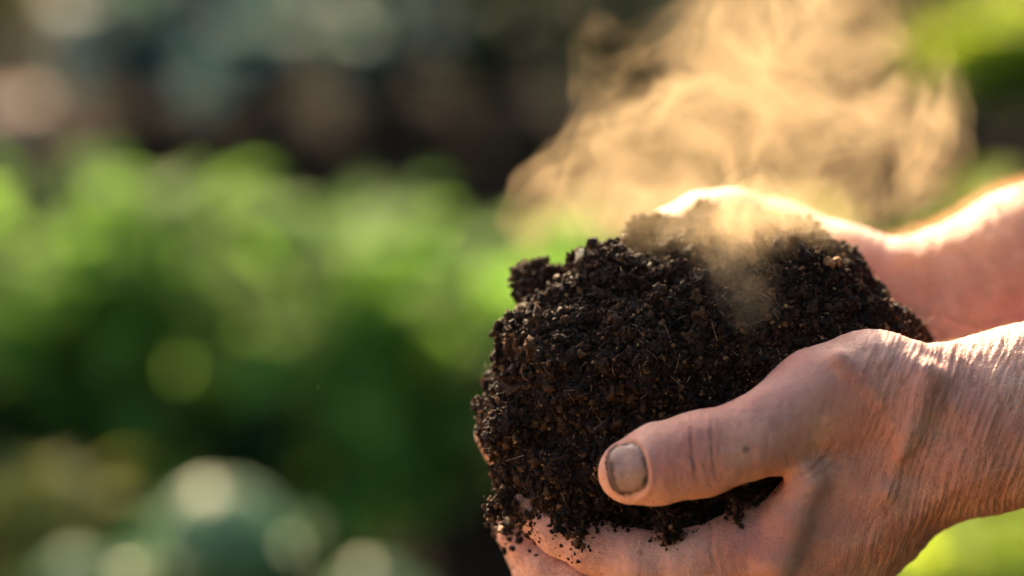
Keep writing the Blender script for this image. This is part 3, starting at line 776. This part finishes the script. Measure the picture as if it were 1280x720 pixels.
def leaf_grid(L, W, droop, fold, ruf, nu=9, nv=6):
    """leaf in local frame: grows along +x, face up +z"""
    V = []
    ph = random.random()*6
    for i in range(nu):
        s = i/(nu-1); w = W*(math.sin(math.pi*min(1, s*.93+.04))**.75)*(1-.25*s)
        x = L*(s-.25*droop*s*s); z = L*(.35*s*(1-droop)-droop*.55*s*s)
        for j in range(nv):
            t = j/(nv-1)*2-1
            V.append((x, t*w*(1-.2*fold), z+abs(t)*w*fold+ruf*W*math.sin(s*14+ph+t*2)*abs(t)))
    F = [(i*nv+j, (i+1)*nv+j, (i+1)*nv+j+1, i*nv+j+1) for i in range(nu-1) for j in range(nv-1)]
    return np.array(V), F
def plant(name, loc, mat, nleaf, height, spread, L, W, droop, label, cat, group=None, stems=5, up=.5, ruf=.12, stem_mat=None, stemr=.004, zlo=.15, part='foliage'):
    root = empty(name, loc, label=label, cat=cat, group=group)
    V = []; F = []; T = []; off = 0; SV = []; SF = []
    tips = []
    for k in range(stems):
        a = k*2.4+random.random(); rr_ = spread*random.uniform(.15, .6)
        tip = np.array((math.cos(a)*rr_, math.sin(a)*rr_, height*random.uniform(.65, .95)))
        mid = tip*np.array((.35, .35, .55)); tips.append((mid, tip))
        pts = [np.zeros(3), mid*.6, mid, (mid+tip)/2+np.array((0, 0, .01)), tip]
        a_, b_ = tube(pts, stemr*1.4, stemr*.5, 6); o = len(SV); SV += [list(x) for x in a_]; SF += [tuple(o+q for q in f) for f in b_]
    for k in range(nleaf):
        mid, tip = tips[k % stems]; t = random.uniform(zlo, 1)
        base = (mid*2*t if t < .5 else mid+(tip-mid)*(2*t-1))
        az = random.random()*6.283; sc_ = random.uniform(.65, 1.15)*(1.1-.35*t)
        v, f = leaf_grid(L*sc_, W*sc_, droop*random.uniform(.5, 1.5), random.uniform(.1, .45), ruf)
        pit = -random.uniform(up-.5, up+.5)*(.4+.8*t)
        M = np.array(Euler((random.uniform(-.4, .4), pit, az)).to_matrix())
        st = M@np.array((1, 0, 0)); pet = L*.25
        pts = [base, base+st*pet*.5, base+st*pet]
        a_, b_ = tube(pts, stemr*.5, stemr*.35, 5); o = len(SV); SV += [list(x) for x in a_]; SF += [tuple(o+q for q in fq) for fq in b_]
        V.append(v@M.T+base+st*pet); F += [tuple(off+q for q in fq) for fq in f]; T += [random.random()]*len(v); off += len(v)
    lc = np.array(loc)
    me = link_mesh(part, np.concatenate(V)+lc, F, mat, root, frame='world', attrs={'tone': T})
    sm_ = link_mesh('stem', np.array(SV)+lc, SF, stem_mat or STEM, root, frame='world')
    return root
def at(x, dist, y=None):
    """world x for photo column x at a ground distance"""
    d = to_world(P(x, 360, 0))[0]-CAMM[:3, 3]; return d[0]/d[1]*dist

# middle row: bright leafy plants in the sun
mid_row = [
 (-45, 2.8, .41, .12, 'bright green leafy plant at the left edge of the photo', LG), (95, 2.9, .42, .10, 'second bright leafy plant from the left edge', LG),
 (195, 2.85, .45, .085, 'tall bright leafy plant left of the gap in the row', LG),
 (412, 2.8, .39, .10, 'bright leafy plant just right of the gap in the row', LG), (515, 3.2, .36, .06, 'tall leafy plant with a peaked crown left of the compost', LG),
 (575, 2.85, .35, .09, 'low bright leafy plant touching the left outline of the compost', LG),
 (760, 3.0, .30, .16, 'leafy plant hidden behind the compost', LG), (930, 3.0, .30, .16, 'leafy plant behind the compost and far hand', LG),
 (1130, 3.05, .29, .12, 'yellow green plant showing above the far wrist', LY), (1290, 2.6, .20, .15, 'yellow green plant at the lower right under the near wrist', LY)]
for x, D, h, sp, lab, m in mid_row:
    plant('leafy_plant', (at(x, D), D, 0), m, 60, h, sp*1.15, (.15 if sp > .08 else .09), .068, .7, lab, 'plant', 'leafy plants in the middle row', stems=8, up=.25)
plant('leafy_plant', (at(1215, 2.35), 2.35, 0), LY, 60, .17, .13, .09, .04, .7, 'low sunlit yellow green plant in the bottom right corner', 'plant', stems=7, up=.2)
# bean-like pale leaves hanging at far left
plant('leafy_plant', (at(25, 2.35), 2.35, 0), LO, 40, .27, .10, .09, .035, .9, 'olive leaved plant low at the left edge', 'plant', stems=5, up=.1)

# far row: bluish brassicas against dark foliage
far = [(-60, 5.2, .4), (180, 5.3, .55), (335, 5.1, .62), (490, 5.3, .6), (640, 5.1, .55), (800, 5.3, .55), (960, 5.2, .55), (1120, 5.3, .5), (1290, 5.0, .45)]
names = ['at the far left edge', 'below the top left corner', 'with the largest pale leaves, left of centre', 'with pale leaves near the top centre', 'just left of the steam',
         'behind the left side of the steam', 'behind the middle of the steam', 'behind the right side of the steam', 'at the right edge above the far arm']
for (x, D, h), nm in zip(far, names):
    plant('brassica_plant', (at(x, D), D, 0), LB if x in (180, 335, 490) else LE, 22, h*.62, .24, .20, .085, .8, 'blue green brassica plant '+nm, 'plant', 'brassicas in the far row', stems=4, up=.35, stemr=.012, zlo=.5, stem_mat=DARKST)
bushes = [(-20, 5.9, LO, 'olive leaved bush at the top left corner'), (200, 5.8, LD, 'dark bush at the top, right of the olive one'), (330, 5.75, LD, 'dark bush behind the palest brassica'), (470, 5.9, LD, 'dark bush beyond the top centre'),
          (620, 5.8, LD, 'dark bush just left of the steam'), (760, 5.9, LD, 'dark bush behind the left of the steam'), (920, 5.8, LD, 'dark bush behind the middle of the steam'), (1080, 5.8, LD, 'dark bush behind the right of the steam'), (1230, 4.9, LY, 'sunny yellow green bush at the top right corner'), (1330, 5.9, LD, 'dark bush at the right edge beyond the sunny one')]
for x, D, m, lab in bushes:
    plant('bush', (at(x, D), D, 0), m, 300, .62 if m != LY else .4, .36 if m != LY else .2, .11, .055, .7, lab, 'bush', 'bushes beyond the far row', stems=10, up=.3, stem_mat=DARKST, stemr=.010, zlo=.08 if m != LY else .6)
# low dark foliage under the middle row
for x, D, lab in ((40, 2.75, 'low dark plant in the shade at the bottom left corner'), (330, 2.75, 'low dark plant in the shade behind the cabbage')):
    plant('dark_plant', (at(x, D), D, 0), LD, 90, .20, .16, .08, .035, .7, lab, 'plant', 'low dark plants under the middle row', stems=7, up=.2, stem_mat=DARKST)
# unseen dark foliage mass, added to cut low sky fill on the hands
def f_sky_blocker(p):
    d = f_chain(p, C3((-500, -1700, 900, 700), (900, -1500, 1000, 800), (2300, -900, 1000, 800), (3000, 400, 1000, 800), (3000, 1500, 900, 700)), 100)
    return d-90*fbm(p/260, 3, 400)
vh, qh = mesh_sdf(f_sky_blocker, (-1500, -2700, -100), (4000, 2400, 2100), 60.0, 5)
hb = (1.0, -1.5, 0.0); hd_ = empty('sky_blocker', hb, label='unseen dark green foliage mass added behind the viewpoint to block low sky light', cat='sky_blocker')
link_mesh('foliage', vh/1000, qh, LD, hd_, frame='world', attrs={'tone': rng.random(len(vh))})

# small clay pot by the far bed
def lathe(prof, n=24):
    V = [(r*math.cos(2*math.pi*k/n), r*math.sin(2*math.pi*k/n), z) for r, z in prof for k in range(n)]
    F = [(i*n+k, i*n+(k+1) % n, (i+1)*n+(k+1) % n, (i+1)*n+k) for i in range(len(prof)-1) for k in range(n)]
    F.append(tuple(range(n))[::-1]); return np.array(V), F
CLAY = mat_plain('clay', (.66, .44, .26), (.78, .56, .36), 40, .8)
V, F = lathe([(.05, 0), (.075, .12), (.088, .121), (.09, .155), (.078, .156), (.07, .12), (.045, .015), (.001, .014)])
pl_ = (at(12, 4.9), 4.9, 0.0); tag(link_mesh('clay_pot', V+np.array(pl_), F, CLAY, None, base=pl_, frame='world'), 'small tan clay pot on the soil at the top left edge', 'pot')

# cabbage in the lower left
def cabbage(x, D, r, lab, nl=16, cz=.19):
    loc = (at(x, D), D, 0); root = empty('cabbage', loc, label=lab, cat='cabbage')
    V = []; F = []; T = []; off = 0
    def add(v, f, t):
        nonlocal off
        V.append(v); F.extend([tuple(off+q for q in fq) for fq in f]); T.extend([t]*len(v)); off += len(v)
    # head: overlapping wrapped leaves round a ball
    for k in range(11):
        a0 = k*2.4; nu_, nv_ = 14, 14; v = []
        for i in range(nu_):
            s = i/(nu_-1); th = math.pi*(.98-.93*s)          # from below to over the top
            half = 1.25*math.sin(math.pi*min(.97, .18+.75*s))**.6
            for j in range(nv_):
                t = (j/(nv_-1)*2-1)*half; rr_ = r*(1.0+.012*k)+r*.05*math.sin(t*5+k)*s*abs(t)
                v.append((rr_*math.sin(th)*math.cos(a0+t), rr_*math.sin(th)*math.sin(a0+t), rr_*math.cos(th)*.92))
        f = [(i*nv_+j, i*nv_+j+1, (i+1)*nv_+j+1, (i+1)*nv_+j) for i in range(nu_-1) for j in range(nv_-1)]
        add(np.array(v)+np.array((0, 0, cz)), f, .2+.05*k)
    hd = link_mesh('head', np.concatenate(V)+np.array(loc), F, LC, root, frame='world', attrs={'tone': T})
    V = []; F = []; T = []; off = 0
    for k in range(nl):
        az = k*2.399; up = .95-.6*(k/nl); sc_ = 1+.3*(k/nl)
        v, f = leaf_grid(r*1.45*sc_, r*.8*sc_, .2, .5, .16, 14, 10)
        M = np.array(Euler((random.uniform(-.15, .15), -up, az)).to_matrix())
        add(v@M.T+np.array((math.cos(az)*r*.45, math.sin(az)*r*.45, cz-r)), f, random.random())
    link_mesh('outer_leaf', np.concatenate(V)+np.array(loc), F, LC, root, frame='world', attrs={'tone': T})
    a_, b_ = tube([(0, 0, -.02), (0, 0, cz-r*.8)], r*.25, r*.3, 10)
    link_mesh('stem', np.array(a_)+np.array(loc), b_, STEM, root, frame='world')
cabbage(268, 2.15, .058, 'pale blue green cabbage at the bottom left of the photo', 13, .195)
cabbage(460, 2.15, .034, 'small cabbage right of the largest cabbage, at the bottom edge', 12, .14)
cabbage(85, 2.15, .036, 'small cabbage left of the largest cabbage, at the bottom edge', 12, .15)

# ------------------------------------------------------------------ light
SUN_EL, SUN_AZ = 25.0, -14.0            # azimuth measured from +Y towards +X
sd = Vector((math.sin(R(SUN_AZ))*math.cos(R(SUN_EL)), math.cos(R(SUN_AZ))*math.cos(R(SUN_EL)), math.sin(R(SUN_EL))))
L = bpy.data.lights.new('sun', 'SUN'); L.energy = 4.5; L.angle = R(.5); L.color = (1.0, .73, .43)
lo_ = bpy.data.objects.new('sun', L); col.objects.link(lo_); lo_.rotation_euler = (-sd).to_track_quat('-Z', 'Y').to_euler()
w = bpy.data.worlds.new('World'); sc.world = w; w.use_nodes = True; nt = w.node_tree; nt.nodes.clear()
sky = nt.nodes.new('ShaderNodeTexSky'); sky.sky_type = 'NISHITA'; sky.sun_disc = False; sky.sun_elevation = R(SUN_EL); sky.sun_rotation = R(SUN_AZ); sky.dust_density = 5.0; sky.ozone_density = .2; sky.air_density = .8
bg = nt.nodes.new('ShaderNodeBackground'); bg.inputs[1].default_value = .105; wo = nt.nodes.new('ShaderNodeOutputWorld')
nt.links.new(sky.outputs[0], bg.inputs[0]); nt.links.new(bg.outputs[0], wo.inputs[0])
sc.view_settings.view_transform = 'Standard'; sc.view_settings.look = 'None'; sc.view_settings.gamma = 1; sc.view_settings.exposure = 2.24
sc.render.engine = 'CYCLES'
c = sc.cycles; c.use_denoising = True; c.use_adaptive_sampling = True; c.adaptive_threshold = .015
c.max_bounces = 8; c.volume_bounces = 2; c.transparent_max_bounces = 8; c.volume_max_steps = 256
try: c.denoiser = 'OPENIMAGEDENOISE'
except Exception: pass
c.sample_clamp_indirect = 6
